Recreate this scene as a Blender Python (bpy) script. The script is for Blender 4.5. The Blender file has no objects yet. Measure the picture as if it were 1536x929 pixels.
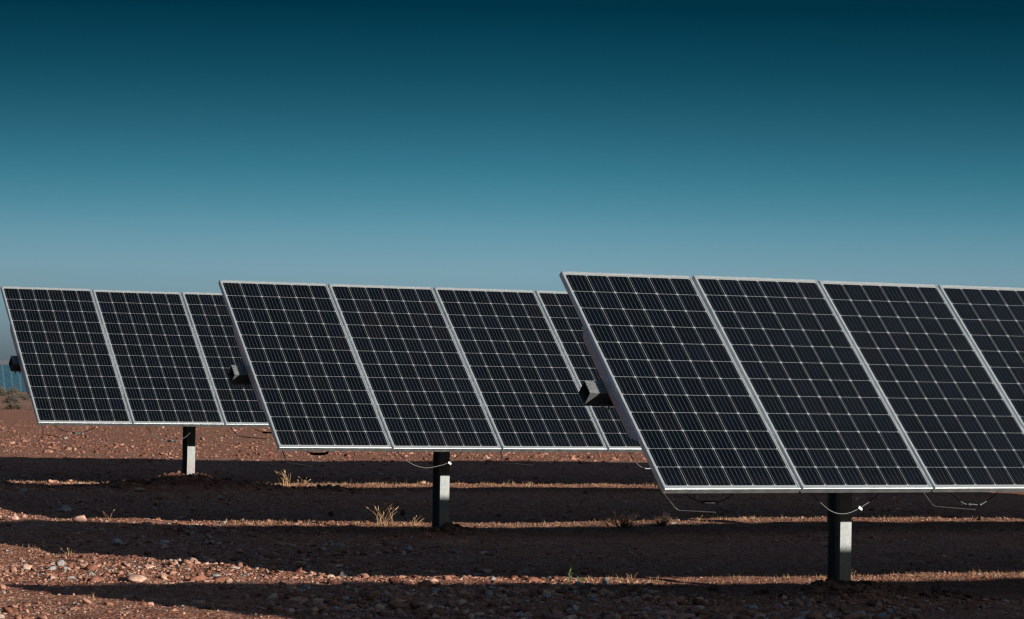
import bpy, math, random
import numpy as np
from mathutils import Matrix, Vector

rng = np.random.default_rng(7)
random.seed(7)
S = bpy.context.scene
C = S.collection

# ------------------------------------------------------------------ camera
CAM_Z = 1.32
PITCH, ROLL = math.radians(1.30), math.radians(1.00)
PSI = math.radians(27.0)                       # heading of the tracker rows
F = Vector((0, math.cos(PITCH), math.sin(PITCH)))
R0 = Vector((1, 0, 0)); U0 = Vector((0, -math.sin(PITCH), math.cos(PITCH)))
R = R0 * math.cos(ROLL) + U0 * math.sin(ROLL)
U = U0 * math.cos(ROLL) - R0 * math.sin(ROLL)
cd = bpy.data.cameras.new('camera')
cam = bpy.data.objects.new('camera', cd); C.objects.link(cam)
cd.sensor_width = 36.0; cd.lens = 4299.8 / 1536 * 36.0
cd.clip_start = 0.1; cd.clip_end = 12000
m = Matrix((R, U, -F)).transposed().to_4x4(); m.translation = (0, 0, CAM_Z)
cam.matrix_world = m
cd.dof.use_dof = True; cd.dof.focus_distance = 22.0; cd.dof.aperture_fstop = 8.0
S.camera = cam

# ------------------------------------------------------------------ sun, sky, exposure
TO_SUN = Vector((1.95 * math.cos(PSI) + 3.1 * math.sin(PSI), 1.95 * math.sin(PSI) - 3.1 * math.cos(PSI), 1.0)).normalized()
SUN_EL = math.asin(TO_SUN.z); SUN_AZ = math.atan2(TO_SUN.x, TO_SUN.y)
sd = bpy.data.lights.new('sun', 'SUN'); sun = bpy.data.objects.new('sun', sd); C.objects.link(sun)
sd.energy = 4.6; sd.angle = math.radians(0.53); sd.color = (1.0, 0.93, 0.84)
sun.rotation_euler = TO_SUN.to_track_quat('Z', 'Y').to_euler(); sun.location = (20, -12, 8)

W = bpy.data.worlds.new('World'); S.world = W; W.use_nodes = True
nt = W.node_tree; N = nt.nodes; Lk = nt.links
for n in list(N): N.remove(n)
sky = N.new('ShaderNodeTexSky'); sky.sky_type = 'NISHITA'; sky.sun_disc = False
sky.sun_elevation = SUN_EL; sky.sun_rotation = SUN_AZ
sky.air_density = 1.0; sky.dust_density = 1.0; sky.ozone_density = 2.0
tc = N.new('ShaderNodeTexCoord'); sx = N.new('ShaderNodeSeparateXYZ')
Lk.new(tc.outputs['Generated'], sx.inputs[0])
mr = N.new('ShaderNodeMapRange'); mr.inputs['From Min'].default_value = -0.02; mr.inputs['From Max'].default_value = 1.0
Lk.new(sx.outputs['Z'], mr.inputs['Value'])
ramp = N.new('ShaderNodeValToRGB'); ramp.color_ramp.interpolation = 'EASE' if False else 'LINEAR'
Lk.new(mr.outputs[0], ramp.inputs[0])
# sky graded to teal above the horizon; unseen upper sky raised to fill shade (elevation sine -> tint)
SKY = [(-0.02, (0.1818, 0.2708, 0.4658)), (0.004, (0.2272, 0.3385, 0.5822)), (0.0144, (0.2791, 0.4358, 0.7545)), (0.0354, (0.247, 0.4109, 0.6887)), (0.047, (0.1688, 0.3459, 0.5661)), (0.0586, (0.0983, 0.2672, 0.4274)), (0.0702, (0.0536, 0.204, 0.319)), (0.0818, (0.0345, 0.148, 0.2316)), (0.0934, (0.0187, 0.1092, 0.1644)), (0.1049, (0.0092, 0.0789, 0.12)), (0.128, (0.0, 0.0384, 0.0597)), (0.22, (0.02, 0.05, 0.08)), (0.45, (0.3, 0.36, 0.41)), (0.75, (0.75, 0.71, 0.65)), (1.0, (0.84, 0.8, 0.74))]  # @SKY@
cr = ramp.color_ramp
while len(cr.elements) < len(SKY): cr.elements.new(0.5)
for e, (zz, c) in zip(cr.elements, SKY):
    e.position = (zz + 0.02) / 1.02; e.color = (*c, 1)
mx = N.new('ShaderNodeMix'); mx.data_type = 'RGBA'; mx.blend_type = 'MULTIPLY'; mx.inputs['Factor'].default_value = 1.0
Lk.new(sky.outputs[0], mx.inputs[6]); Lk.new(ramp.outputs[0], mx.inputs[7])
west = N.new('ShaderNodeMapRange'); west.inputs['From Min'].default_value = -0.5; west.inputs['From Max'].default_value = 0.0
west.inputs['To Min'].default_value = 0.56; west.inputs['To Max'].default_value = 1.0       # the sky is a little dimmer away from the sun
Lk.new(sx.outputs['X'], west.inputs['Value'])
mx2 = N.new('ShaderNodeMix'); mx2.data_type = 'RGBA'; mx2.blend_type = 'MULTIPLY'; mx2.inputs['Factor'].default_value = 1.0
Lk.new(mx.outputs[2], mx2.inputs[6]); Lk.new(west.outputs[0], mx2.inputs[7])
bg = N.new('ShaderNodeBackground'); bg.inputs['Strength'].default_value = 0.10
ow = N.new('ShaderNodeOutputWorld')
Lk.new(mx2.outputs[2], bg.inputs[0]); Lk.new(bg.outputs[0], ow.inputs[0])

vs = S.view_settings
S.display_settings.display_device = 'sRGB'
vs.view_transform = 'Standard'; vs.look = 'None'; vs.gamma = 1.0; vs.use_curve_mapping = False
vs.exposure = 1.15
S.render.engine = 'CYCLES'
S.cycles.use_denoising = True
S.cycles.max_bounces = 6; S.cycles.diffuse_bounces = 3; S.cycles.glossy_bounces = 3
S.cycles.filter_width = 1.3

# ------------------------------------------------------------------ site axes
UU = np.array([math.cos(PSI), math.sin(PSI)]); WW = np.array([-math.sin(PSI), math.cos(PSI)])
T1 = np.array([0.592, 18.421])                  # left end of the first row's tube, on plan
def to_uw(x, y): return (x - T1[0]) * UU[0] + (y - T1[1]) * UU[1], (x - T1[0]) * WW[0] + (y - T1[1]) * WW[1]
def to_xy(u, w): return T1[0] + u * UU[0] + w * WW[0], T1[1] + u * UU[1] + w * WW[1]

# ------------------------------------------------------------------ terrain
_tab = rng.random((256, 256))
def vnoise(x, y):
    xi = np.floor(x).astype(int); yi = np.floor(y).astype(int); fx = x - xi; fy = y - yi
    fx = fx * fx * (3 - 2 * fx); fy = fy * fy * (3 - 2 * fy)
    a = _tab[xi & 255, yi & 255]; b = _tab[(xi + 1) & 255, yi & 255]
    c = _tab[xi & 255, (yi + 1) & 255]; d = _tab[(xi + 1) & 255, (yi + 1) & 255]
    return (a * (1 - fx) + b * fx) * (1 - fy) + (c * (1 - fx) + d * fx) * fy - 0.5
def fbm(x, y, o=3):
    s = 0; a = 1.0
    for k in range(o):
        s = s + a * vnoise(x * 2 ** k + 17.3 * k, y * 2 ** k + 5.1 * k); a *= 0.5
    return s
# levels (u, w, height) shaped to land the shadow edges: the plot falls gently to the east
LEVELS = np.array([(-3.73, 0.28, 0.012), (-3.34, -0.55, 0.002), (-3.12, -1.03, -0.01), (-2.82, -1.68, -0.033), (-2.67, 4.23, 0.022), (-2.09, 2.97, -0.006),
 (-1.82, 2.39, -0.013), (-1.6, 1.94, -0.012), (-1.35, 1.39, -0.028), (-0.37, 1.18, -0.035), (0.76, 1.38, -0.09), (1.85, 1.38, -0.089),
 (3.02, 1.43, -0.107), (4.19, 1.39, -0.093), (-3.37, 0.56, -0.01), (-2.07, 0.56, -0.017), (-1.36, 0.61, -0.033), (0.44, 0.79, -0.091),
 (1.51, 0.83, -0.104), (2.62, 0.83, -0.105), (3.77, 0.81, -0.099), (-1.66, 7.21, 0.072), (-1.16, 7.3, 0.041), (-0.21, 7.43, -0.002),
 (1.41, 7.52, -0.03), (3.47, 7.6, -0.057), (5.59, 7.5, -0.023), (7.99, 7.59, -0.051), (-1.63, 6.74, 0.018), (-1.02, 6.82, -0.008),
 (0.17, 6.82, -0.006), (1.14, 6.91, -0.036), (3.16, 7.0, -0.064), (5.24, 6.92, -0.04), (6.75, 6.94, -0.047), (0.56, 13.9, 0.08),
 (1.8, 13.98, 0.053), (4.24, 14.05, 0.032), (6.84, 14.09, 0.017), (0.25, 12.91, 0.072), (1.43, 12.94, 0.062), (3.79, 13.01, 0.039),
 (6.3, 13.06, 0.024), (2.48, 19.46, 0.142), (3.26, 19.39, 0.155), (4.23, 19.53, 0.117), (5.67, 19.59, 0.101), (9.7, 19.59, 0.099)])
_A = np.c_[np.ones(len(LEVELS)), LEVELS[:, 0], LEVELS[:, 1]]
_pl = np.linalg.lstsq(_A, LEVELS[:, 2], rcond=None)[0]
_K = lambda u, w: np.exp(-((np.asarray(u)[..., None] - LEVELS[:, 0]) ** 2 + (np.asarray(w)[..., None] - LEVELS[:, 1]) ** 2) / (2 * 1.7 ** 2))
_wt = np.linalg.solve(_K(LEVELS[:, 0], LEVELS[:, 1]) + 0.12 * np.eye(len(LEVELS)), LEVELS[:, 2] - _A @ _pl)
def levels(u, w):
    uc = 11 * np.tanh(u / 11.0); wc = np.clip(w, -7, 21)
    out = np.empty(u.shape); fu, fw, fo = u.ravel(), w.ravel(), out.ravel()
    base = (_pl[0] + _pl[1] * uc + _pl[2] * wc).ravel()
    for a in range(0, len(fu), 60000):
        q = slice(a, a + 60000); fo[q] = base[q] + _K(fu[q], fw[q]) @ _wt
    return fo.reshape(u.shape)
# soil heaped round the foot of a post: (u, w, height, radius)
MOUNDS = [(1.92, 12.62, 0.14, 0.50), (2.6, 12.3, 0.06, 0.38), (1.2, 12.45, 0.05, 0.3), (1.83, -0.12, 0.095, 0.36), (1.5, -0.5, 0.05, 0.4), (2.3, -0.45, 0.04, 0.35), (1.84, 6.02, 0.06, 0.28), (3.3, 12.1, 0.04, 0.3)]
HEAPS = [(-1.4, 6.6, 0.03, 0.40), (-0.1, 12.5, 0.035, 0.4)]
def hz(u, w):
    u = np.atleast_1d(np.asarray(u, float)); w = np.atleast_1d(np.asarray(w, float)); u, w = np.broadcast_arrays(u, w)
    z = levels(u, w)
    z = z - 0.25 * (1 - np.exp(-np.clip(w - 120, 0, None) / 400.0))
    rough = 0.35 + 0.65 * np.clip((2.2 - u) / 3.0, 0, 1)          # stonier, rougher ground to the west
    z = z + 0.016 * fbm(u / 2.3, w / 1.6, 2) + 0.026 * (.25 + .75 * rough) * fbm(u / 0.45 + 9, w / 0.4, 2) + (0.010 + 0.014 * rough) * fbm(u / 0.15, w / 0.13, 2)
    near = np.exp(-np.clip(w - 25, 0, None) / 60.0)
    # wheel ruts running along the aisles
    for c0 in (3.6, 4.9, 10.2, 11.5):
        z = z - 0.022 * np.exp(-((w - c0 + 0.25 * vnoise(u / 4, u * 0 + c0)) / 0.17) ** 2) * near
    for (mu, mw, mh, ms) in MOUNDS + HEAPS:
        d2 = ((u - mu) / ms) ** 2 + ((w - mw) / (ms * 0.75)) ** 2
        z = z + mh * np.exp(-d2) * (1 + 0.6 * vnoise(u / 0.12, w / 0.12))
    z = z + 0.10 * fbm(u / 21 + 3, w / 17, 2) * np.clip((w - 25) / 40, 0, 1)
    return z
def h1(u, w): return float(hz(u, w)[0])

# ------------------------------------------------------------------ materials
def mat(name):
    mt = bpy.data.materials.new(name); mt.use_nodes = True
    nt = mt.node_tree; b = nt.nodes['Principled BSDF']
    return mt, nt, b
def mathn(nt, op, a, b=None, c=None):
    n = nt.nodes.new('ShaderNodeMath'); n.operation = op
    for i, v in enumerate((a, b, c)):
        if v is None: continue
        if isinstance(v, (int, float)): n.inputs[i].default_value = v
        else: nt.links.new(v, n.inputs[i])
    return n.outputs[0]
def noise(nt, scale, detail=4, rough=0.6, vec=None):
    n = nt.nodes.new('ShaderNodeTexNoise'); n.inputs['Scale'].default_value = scale
    n.inputs['Detail'].default_value = detail; n.inputs['Roughness'].default_value = rough
    if vec is not None: nt.links.new(vec, n.inputs['Vector'])
    return n.outputs['Fac']
def rampn(nt, fac, stops):
    n = nt.nodes.new('ShaderNodeValToRGB'); cr = n.color_ramp
    while len(cr.elements) < len(stops): cr.elements.new(0.5)
    for e, (p, c) in zip(cr.elements, stops): e.position = p; e.color = (*c, 1) if len(c) == 3 else c
    nt.links.new(fac, n.inputs[0]); return n.outputs[0]
def mixc(nt, fac, a, b, mode='MIX'):
    n = nt.nodes.new('ShaderNodeMix'); n.data_type = 'RGBA'; n.blend_type = mode
    for i, v in ((0, fac), (6, a), (7, b)):
        if isinstance(v, (int, float)): n.inputs[i].default_value = v
        elif isinstance(v, tuple): n.inputs[i].default_value = (*v, 1)
        else: nt.links.new(v, n.inputs[i])
    return n.outputs[2]
def objco(nt): return nt.nodes.new('ShaderNodeTexCoord').outputs['Object']
def stretch(nt, v, s):
    n = nt.nodes.new('ShaderNodeMapping'); n.inputs['Scale'].default_value = s; nt.links.new(v, n.inputs[0]); return n.outputs[0]
def bump(nt, b, h, strength, dist):
    n = nt.nodes.new('ShaderNodeBump'); n.inputs['Strength'].default_value = strength; n.inputs['Distance'].default_value = dist
    nt.links.new(h, n.inputs['Height']); nt.links.new(n.outputs[0], b.inputs['Normal'])

def metal(name, col, rough, var=0.25, scale=30, metallic=0.35):
    mt, nt, b = mat(name); o = objco(nt)
    f = noise(nt, scale, 4, 0.6, stretch(nt, o, (1, 1, 0.35)))
    lo = tuple(c * (1 - var) for c in col); hi = tuple(min(1, c * (1 + var)) for c in col)
    nt.links.new(rampn(nt, f, [(0.3, lo), (0.7, hi)]), b.inputs['Base Color'])
    b.inputs['Metallic'].default_value = metallic
    nt.links.new(mathn(nt, 'MULTIPLY_ADD', f, 0.25, rough - 0.12), b.inputs['Roughness'])
    return mt
M_frame = metal('anodised_aluminium', (0.62, 0.66, 0.66), 0.46, 0.05, 12, 0.97)
M_galv = metal('galvanised_steel', (0.155, 0.168, 0.168), 0.5, 0.20, 40, 0.2)
M_tube = metal('weathered_tube_steel', (0.125, 0.135, 0.135), 0.42, 0.3, 30, 0.35)
def post_material():
    mt, nt, b = mat('galvanised_post_with_mud'); o = objco(nt)
    sp = nt.nodes.new('ShaderNodeSeparateXYZ'); nt.links.new(o, sp.inputs[0])
    v = nt.nodes.new('ShaderNodeTexVoronoi'); v.inputs['Scale'].default_value = 55; nt.links.new(o, v.inputs['Vector'])
    sc_ = nt.nodes.new('ShaderNodeSeparateColor'); nt.links.new(v.outputs['Color'], sc_.inputs[0])
    streak = noise(nt, 28, 4, 0.6, stretch(nt, o, (1, 1, 0.06)))
    c = rampn(nt, sc_.outputs[0], [(0, (0.125, 0.138, 0.140)), (1, (0.165, 0.178, 0.178))])
    c = mixc(nt, 1.0, c, rampn(nt, streak, [(0.3, (0.78, 0.78, 0.76)), (0.65, (1.05, 1.05, 1.04))]), 'MULTIPLY')
    splash = mathn(nt, 'SUBTRACT', mathn(nt, 'ADD', 0.05, mathn(nt, 'MULTIPLY', noise(nt, 22, 5, 0.7, o), 0.30)), sp.outputs[2])
    c = mixc(nt, rampn(nt, mathn(nt, 'MULTIPLY', splash, 8.0), [(0.0, (0, 0, 0)), (0.8, (0.4, 0.4, 0.4))]), c, (0.14, 0.085, 0.06))
    nt.links.new(c, b.inputs['Base Color']); b.inputs['Metallic'].default_value = 0.2; b.inputs['Roughness'].default_value = 0.5
    return mt
M_post = post_material()
M_rail = metal('zinc_rail', (0.52, 0.50, 0.51), 0.5, 0.10, 25, 0.0)
M_wire = metal('bare_wire', (0.80, 0.82, 0.84), 0.34, 0.1, 30, 1.0)
def plain(name, col, rough, var=0.2, scale=60):
    mt, nt, b = mat(name)
    f = noise(nt, scale, 3, 0.6, objco(nt))
    nt.links.new(rampn(nt, f, [(0.3, tuple(c * (1 - var) for c in col)), (0.7, tuple(c * (1 + var) for c in col))]), b.inputs['Base Color'])
    b.inputs['Roughness'].default_value = rough
    return mt
M_cable = plain('dusty_black_rubber', (0.036, 0.036, 0.035), 0.5)
M_sheath = plain('braided_sheath', (0.16, 0.16, 0.14), 0.5, 0.35, 120)
M_tag = plain('white_tag', (0.42, 0.42, 0.40), 0.5, 0.05)
M_back = plain('white_backsheet', (0.6, 0.6, 0.6), 0.6, 0.04)
M_dark = plain('black_plastic', (0.02, 0.02, 0.02), 0.4)

# monocrystalline laminate: 6 x 12 cells with clipped corners, five busbars each, behind glass
MW, ML, PITCH_M = 0.992, 1.975, 1.012
CX, CY = 0.1592, 0.1595
X0, Y0 = (MW - 6 * CX) / 2, (ML - 12 * CY) / 2
def cell_material():
    mt, nt, b = mat('solar_cells_behind_glass')
    o = objco(nt); sp = nt.nodes.new('ShaderNodeSeparateXYZ'); nt.links.new(o, sp.inputs[0])
    X = mathn(nt, 'DIVIDE', mathn(nt, 'SUBTRACT', sp.outputs[0], X0), CX)
    Y = mathn(nt, 'DIVIDE', mathn(nt, 'SUBTRACT', sp.outputs[1], Y0), CY)
    fx = mathn(nt, 'FRACT', X); fy = mathn(nt, 'FRACT', Y)
    ex = mathn(nt, 'MULTIPLY', mathn(nt, 'MINIMUM', fx, mathn(nt, 'SUBTRACT', 1.0, fx)), CX)   # metres to the cell's edge
    ey = mathn(nt, 'MULTIPLY', mathn(nt, 'MINIMUM', fy, mathn(nt, 'SUBTRACT', 1.0, fy)), CY)
    gap = mathn(nt, 'MAXIMUM', mathn(nt, 'LESS_THAN', ex, 0.0015), mathn(nt, 'LESS_THAN', ey, 0.0013))
    gap = mathn(nt, 'MAXIMUM', gap, mathn(nt, 'LESS_THAN', mathn(nt, 'ADD', ex, ey), 0.0125))
    out = mathn(nt, 'MAXIMUM', mathn(nt, 'LESS_THAN', X, 0.0), mathn(nt, 'GREATER_THAN', X, 6.0))
    out = mathn(nt, 'MAXIMUM', out, mathn(nt, 'MAXIMUM', mathn(nt, 'LESS_THAN', Y, 0.0), mathn(nt, 'GREATER_THAN', Y, 12.0)))
    white = mathn(nt, 'MAXIMUM', gap, out)
    bf = mathn(nt, 'FRACT', mathn(nt, 'MULTIPLY', fx, 5.0))
    bd = mathn(nt, 'MULTIPLY', mathn(nt, 'ABSOLUTE', mathn(nt, 'SUBTRACT', bf, 0.5)), CX / 5)
    bus = mathn(nt, 'LESS_THAN', bd, 0.00085)
    # each cell has its own shade of near-black blue
    wn = nt.nodes.new('ShaderNodeTexWhiteNoise'); wn.noise_dimensions = '3D'
    cb = nt.nodes.new('ShaderNodeCombineXYZ')
    oi = nt.nodes.new('ShaderNodeObjectInfo')
    nt.links.new(mathn(nt, 'FLOOR', X), cb.inputs[0]); nt.links.new(mathn(nt, 'FLOOR', Y), cb.inputs[1])
    nt.links.new(mathn(nt, 'MULTIPLY', oi.outputs['Random'], 91.0), cb.inputs[2])
    nt.links.new(cb.outputs[0], wn.inputs[0])
    cell = rampn(nt, wn.outputs[0], [(0.0, (0.0002, 0.0006, 0.0010)), (0.55, (0.0004, 0.0010, 0.0020)), (0.8, (0.0006, 0.0012, 0.0026)), (1.0, (0.0013, 0.0012, 0.0013))])
    tint = rampn(nt, oi.outputs['Random'], [(0.0, (0.75, 0.85, 0.9)), (0.5, (1.0, 1.0, 1.0)), (1.0, (1.5, 1.3, 1.25))])
    cell = mixc(nt, 1.0, cell, tint, 'MULTIPLY')
    c = mixc(nt, bus, cell, (0.055, 0.063, 0.068))
    c = mixc(nt, white, c, (0.165, 0.175, 0.175))
    # thin uneven dust, heavier towards the lower edge where rain leaves it
    dn = noise(nt, 7.0, 5, 0.65, o)
    low = mathn(nt, 'MULTIPLY', mathn(nt, 'SUBTRACT', 0.16, sp.outputs[1]), 5.0)
    dm = mathn(nt, 'MULTIPLY', mathn(nt, 'MAXIMUM', low, 0.10), mathn(nt, 'MAXIMUM', mathn(nt, 'MULTIPLY', mathn(nt, 'SUBTRACT', dn, 0.4), 0.09), 0.0))
    c = mixc(nt, dm, c, (0.30, 0.22, 0.17))
    nt.links.new(c, b.inputs['Base Color'])
    b.inputs['Roughness'].default_value = 0.3
    b.inputs['Specular IOR Level'].default_value = 0.06
    b.inputs['Coat Weight'].default_value = 0.26; b.inputs['Coat Roughness'].default_value = 0.06; b.inputs['Coat IOR'].default_value = 1.4
    return mt
M_cell = cell_material()

def ground_material():
    mt, nt, b = mat('red_gravelly_soil'); o = objco(nt)
    big = noise(nt, 0.45, 4, 0.55, stretch(nt, o, (0.35, 1.3, 1)))
    mid = noise(nt, 3.5, 6, 0.65, stretch(nt, o, (0.8, 1, 1)))
    fine = noise(nt, 42, 5, 0.75, o)
    c = rampn(nt, mid, [(0.25, (0.105, 0.037, 0.021)), (0.5, (0.190, 0.073, 0.041)), (0.75, (0.265, 0.118, 0.070))])
    g = rampn(nt, mid, [(0.3, (0.10, 0.052, 0.038)), (0.7, (0.21, 0.118, 0.084))])
    c = mixc(nt, rampn(nt, big, [(0.50, (0, 0, 0)), (0.66, (0.8, 0.8, 0.8))]), c, g)
    # gravel grains of their own colour
    v = nt.nodes.new('ShaderNodeTexVoronoi'); v.inputs['Scale'].default_value = 34; nt.links.new(o, v.inputs['Vector'])
    vs_ = nt.nodes.new('ShaderNodeSeparateColor'); nt.links.new(v.outputs['Color'], vs_.inputs[0])
    grain = rampn(nt, vs_.outputs[0], [(0.0, (0.055, 0.025, 0.018)), (0.5, (0.165, 0.074, 0.047)), (0.82, (0.27, 0.145, 0.098)), (1.0, (0.40, 0.28, 0.21))])
    c = mixc(nt, rampn(nt, fine, [(0.42, (0, 0, 0)), (0.58, (0.85, 0.85, 0.85))]), c, grain)
    nt.links.new(c, b.inputs['Base Color'])
    b.inputs['Roughness'].default_value = 0.95; b.inputs['Specular IOR Level'].default_value = 0.15
    hgt = mathn(nt, 'ADD', mathn(nt, 'MULTIPLY', fine, 0.5), mathn(nt, 'MULTIPLY', mathn(nt, 'SUBTRACT', 1.0, v.outputs['Distance']), 0.6))
    bump(nt, b, hgt, 1.0, 0.03)
    return mt
M_ground = ground_material()

def stone_material(name, stops, attr=True, scale=9):
    mt, nt, b = mat(name); o = objco(nt)
    if attr:
        a = nt.nodes.new('ShaderNodeAttribute'); a.attribute_name = 'tone'; f = a.outputs['Fac']
    else:
        f = noise(nt, 3.0, 3, 0.5, o)
    c = rampn(nt, f, stops)
    n1 = noise(nt, scale, 6, 0.7, o)
    c = mixc(nt, 1.0, c, rampn(nt, n1, [(0.25, (0.55, 0.5, 0.48)), (0.7, (1.15, 1.12, 1.1))]), 'MULTIPLY')
    nt.links.new(c, b.inputs['Base Color']); b.inputs['Roughness'].default_value = 0.9; b.inputs['Specular IOR Level'].default_value = 0.2
    bump(nt, b, n1, 0.7, 0.01)
    return mt
M_stone = stone_material('mixed_field_stone', [(0.0, (0.115, 0.046, 0.029)), (0.35, (0.20, 0.088, 0.056)), (0.6, (0.29, 0.155, 0.108)), (0.78, (0.40, 0.27, 0.20)), (0.82, (0.20, 0.197, 0.19)), (1.0, (0.27, 0.265, 0.255))], True, 30)
M_rock_pink = stone_material('pink_rock', [(0.3, (0.36, 0.20, 0.15)), (0.7, (0.48, 0.31, 0.25))], False, 24)
M_rock_grey = stone_material('grey_rock', [(0.3, (0.24, 0.24, 0.235)), (0.7, (0.34, 0.335, 0.32))], False, 24)
M_rock_red = stone_material('red_rock', [(0.3, (0.17, 0.08, 0.056)), (0.7, (0.26, 0.145, 0.105))], False, 24)
M_soilclod = stone_material('turned_soil', [(0.3, (0.075, 0.040, 0.029)), (0.7, (0.13, 0.074, 0.054))], False, 18)
M_clod = stone_material('dark_clod', [(0.3, (0.040, 0.028, 0.023)), (0.7, (0.075, 0.050, 0.040))], False, 18)

def plant_material(name, lo, hi):
    mt, nt, b = mat(name)
    a = nt.nodes.new('ShaderNodeAttribute'); a.attribute_name = 'tone'
    nt.links.new(rampn(nt, a.outputs['Fac'], [(0, lo), (1, hi)]), b.inputs['Base Color'])
    b.inputs['Roughness'].default_value = 0.8; b.inputs['Specular IOR Level'].default_value = 0.2
    return mt
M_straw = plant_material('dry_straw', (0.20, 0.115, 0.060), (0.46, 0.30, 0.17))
M_twig = plant_material('grey_brown_twig', (0.026, 0.019, 0.015), (0.065, 0.046, 0.033))
M_green = plant_material('dusty_green_leaf', (0.07, 0.10, 0.04), (0.20, 0.24, 0.10))
M_scrub = plant_material('grey_green_scrub', (0.035, 0.028, 0.018), (0.10, 0.075, 0.045))
M_yellow = plant_material('yellow_dry_bush', (0.22, 0.15, 0.06), (0.46, 0.36, 0.18))
M_hill = plain('distant_hill', (0.085, 0.098, 0.11), 0.95, 0.2, 0.004)  # bluish haze of distance put into the hill's own colour

# ------------------------------------------------------------------ mesh helpers
class MB:
    """collects pieces, builds ONE mesh object"""
    def __init__(s): s.v = []; s.f = []; s.t = []
    def add(s, vs, fs, tone=0.5):
        o = len(s.v); s.v += [tuple(map(float, p)) for p in vs]; s.f += [tuple(o + i for i in q) for q in fs]; s.t += [tone] * len(vs)
    def box(s, a, b):
        (x0, y0, z0), (x1, y1, z1) = a, b
        s.add([(x0, y0, z0), (x1, y0, z0), (x1, y1, z0), (x0, y1, z0), (x0, y0, z1), (x1, y0, z1), (x1, y1, z1), (x0, y1, z1)],
              [(0, 3, 2, 1), (4, 5, 6, 7), (0, 1, 5, 4), (1, 2, 6, 5), (2, 3, 7, 6), (3, 0, 4, 7)])
    def tube(s, pts, r, seg=8, tone=0.5, r1=None):
        pts = [Vector(p) for p in pts]; n = len(pts); rings = []; up = Vector((0.13, 0.37, 0.92)).normalized()
        for i, p in enumerate(pts):
            d = (pts[min(i + 1, n - 1)] - pts[max(i - 1, 0)]).normalized()
            a = d.cross(up); a = a.normalized() if a.length > 1e-4 else d.orthogonal().normalized(); c = d.cross(a)
            rr = r if r1 is None else r + (r1 - r) * i / (n - 1)
            rings.append([p + (a * math.cos(k * 2 * math.pi / seg) + c * math.sin(k * 2 * math.pi / seg)) * rr for k in range(seg)])
        vs = [q for g in rings for q in g]; fs = []
        for i in range(n - 1):
            for k in range(seg):
                k2 = (k + 1) % seg; fs.append((i * seg + k, i * seg + k2, (i + 1) * seg + k2, (i + 1) * seg + k))
        fs.append(tuple(range(seg))[::-1]); fs.append(tuple((n - 1) * seg + k for k in range(seg)))
        s.add(vs, fs, tone)
    def mesh(s, name, material, smooth=False):
        me = bpy.data.meshes.new(name); me.from_pydata(s.v, [], s.f); me.materials.append(material)
        at = me.attributes.new('tone', 'FLOAT', 'POINT'); at.data.foreach_set('value', np.array(s.t, np.float32))
        if smooth: me.shade_smooth()
        me.update(); return me
    def build(s, name, material, parent=None, loc=None, rot=None, smooth=False, bevel=0):
        return link(name, s.mesh(name, material, smooth), parent, loc, rot, bevel)
def link(name, me, parent=None, loc=None, rot=None, bevel=0):
    o = bpy.data.objects.new(name, me); C.objects.link(o)
    if parent: o.parent = parent
    if loc is not None: o.location = loc
    if rot is not None: o.rotation_euler = rot
    if bevel:
        b = o.modifiers.new('bevel', 'BEVEL'); b.width = bevel; b.segments = 1; b.limit_method = 'ANGLE'
    return o
def tag(o, label=None, cat=None, group=None, kind=None):
    for k, v in (('label', label), ('category', cat), ('group', group), ('kind', kind)):
        if v: o[k] = v
    return o
def empty(name, loc, rz=0):
    o = bpy.data.objects.new(name, None); C.objects.link(o); o.location = loc; o.rotation_euler = (0, 0, rz); o.empty_display_size = 0.2
    return o
def npmesh(name, verts, faces, k, material, tone=None):
    """verts (n,3), faces (m,k) numpy arrays -> mesh"""
    me = bpy.data.meshes.new(name); me.vertices.add(len(verts)); me.vertices.foreach_set('co', verts.astype(np.float32).ravel())
    me.loops.add(faces.size); me.loops.foreach_set('vertex_index', faces.astype(np.int32).ravel())
    me.polygons.add(len(faces)); me.polygons.foreach_set('loop_start', np.arange(0, faces.size, k, dtype=np.int32))
    me.update(calc_edges=True)
    if tone is not None:
        at = me.attributes.new('tone', 'FLOAT', 'POINT'); at.data.foreach_set('value', tone.astype(np.float32))
    me.materials.append(material); me.validate(); return me

# ------------------------------------------------------------------ ground sheet
def axis(a, b, step, far0, far1, grow):
    c = list(np.arange(a, b, step)); s = step; x = c[-1]
    while x < far1: s *= grow; x += s; c.append(x)
    s = step; x = a; left = []
    while x > far0: s *= grow; x -= s; left.append(x)
    return np.array(left[::-1] + c)
gu = axis(-6.5, 9.0, 0.04, -6000, 6000, 1.07); gw = axis(-5.5, 17.0, 0.04, -60, 7000, 1.035)
GU, GW = np.meshgrid(gu, gw)
gx, gy = to_xy(GU, GW); gzv = hz(GU, GW)
nu, nw = len(gu), len(gw)
gv = np.stack([gx.ravel(), gy.ravel(), gzv.ravel()], 1)
ii = (np.arange(nw - 1)[:, None] * nu + np.arange(nu - 1)[None, :]).ravel()
gf = np.stack([ii, ii + 1, ii + 1 + nu, ii + nu], 1)
me = npmesh('ground', gv, gf, 4, M_ground); me.shade_smooth()
ground = link('ground', me); tag(ground, kind='structure')

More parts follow.
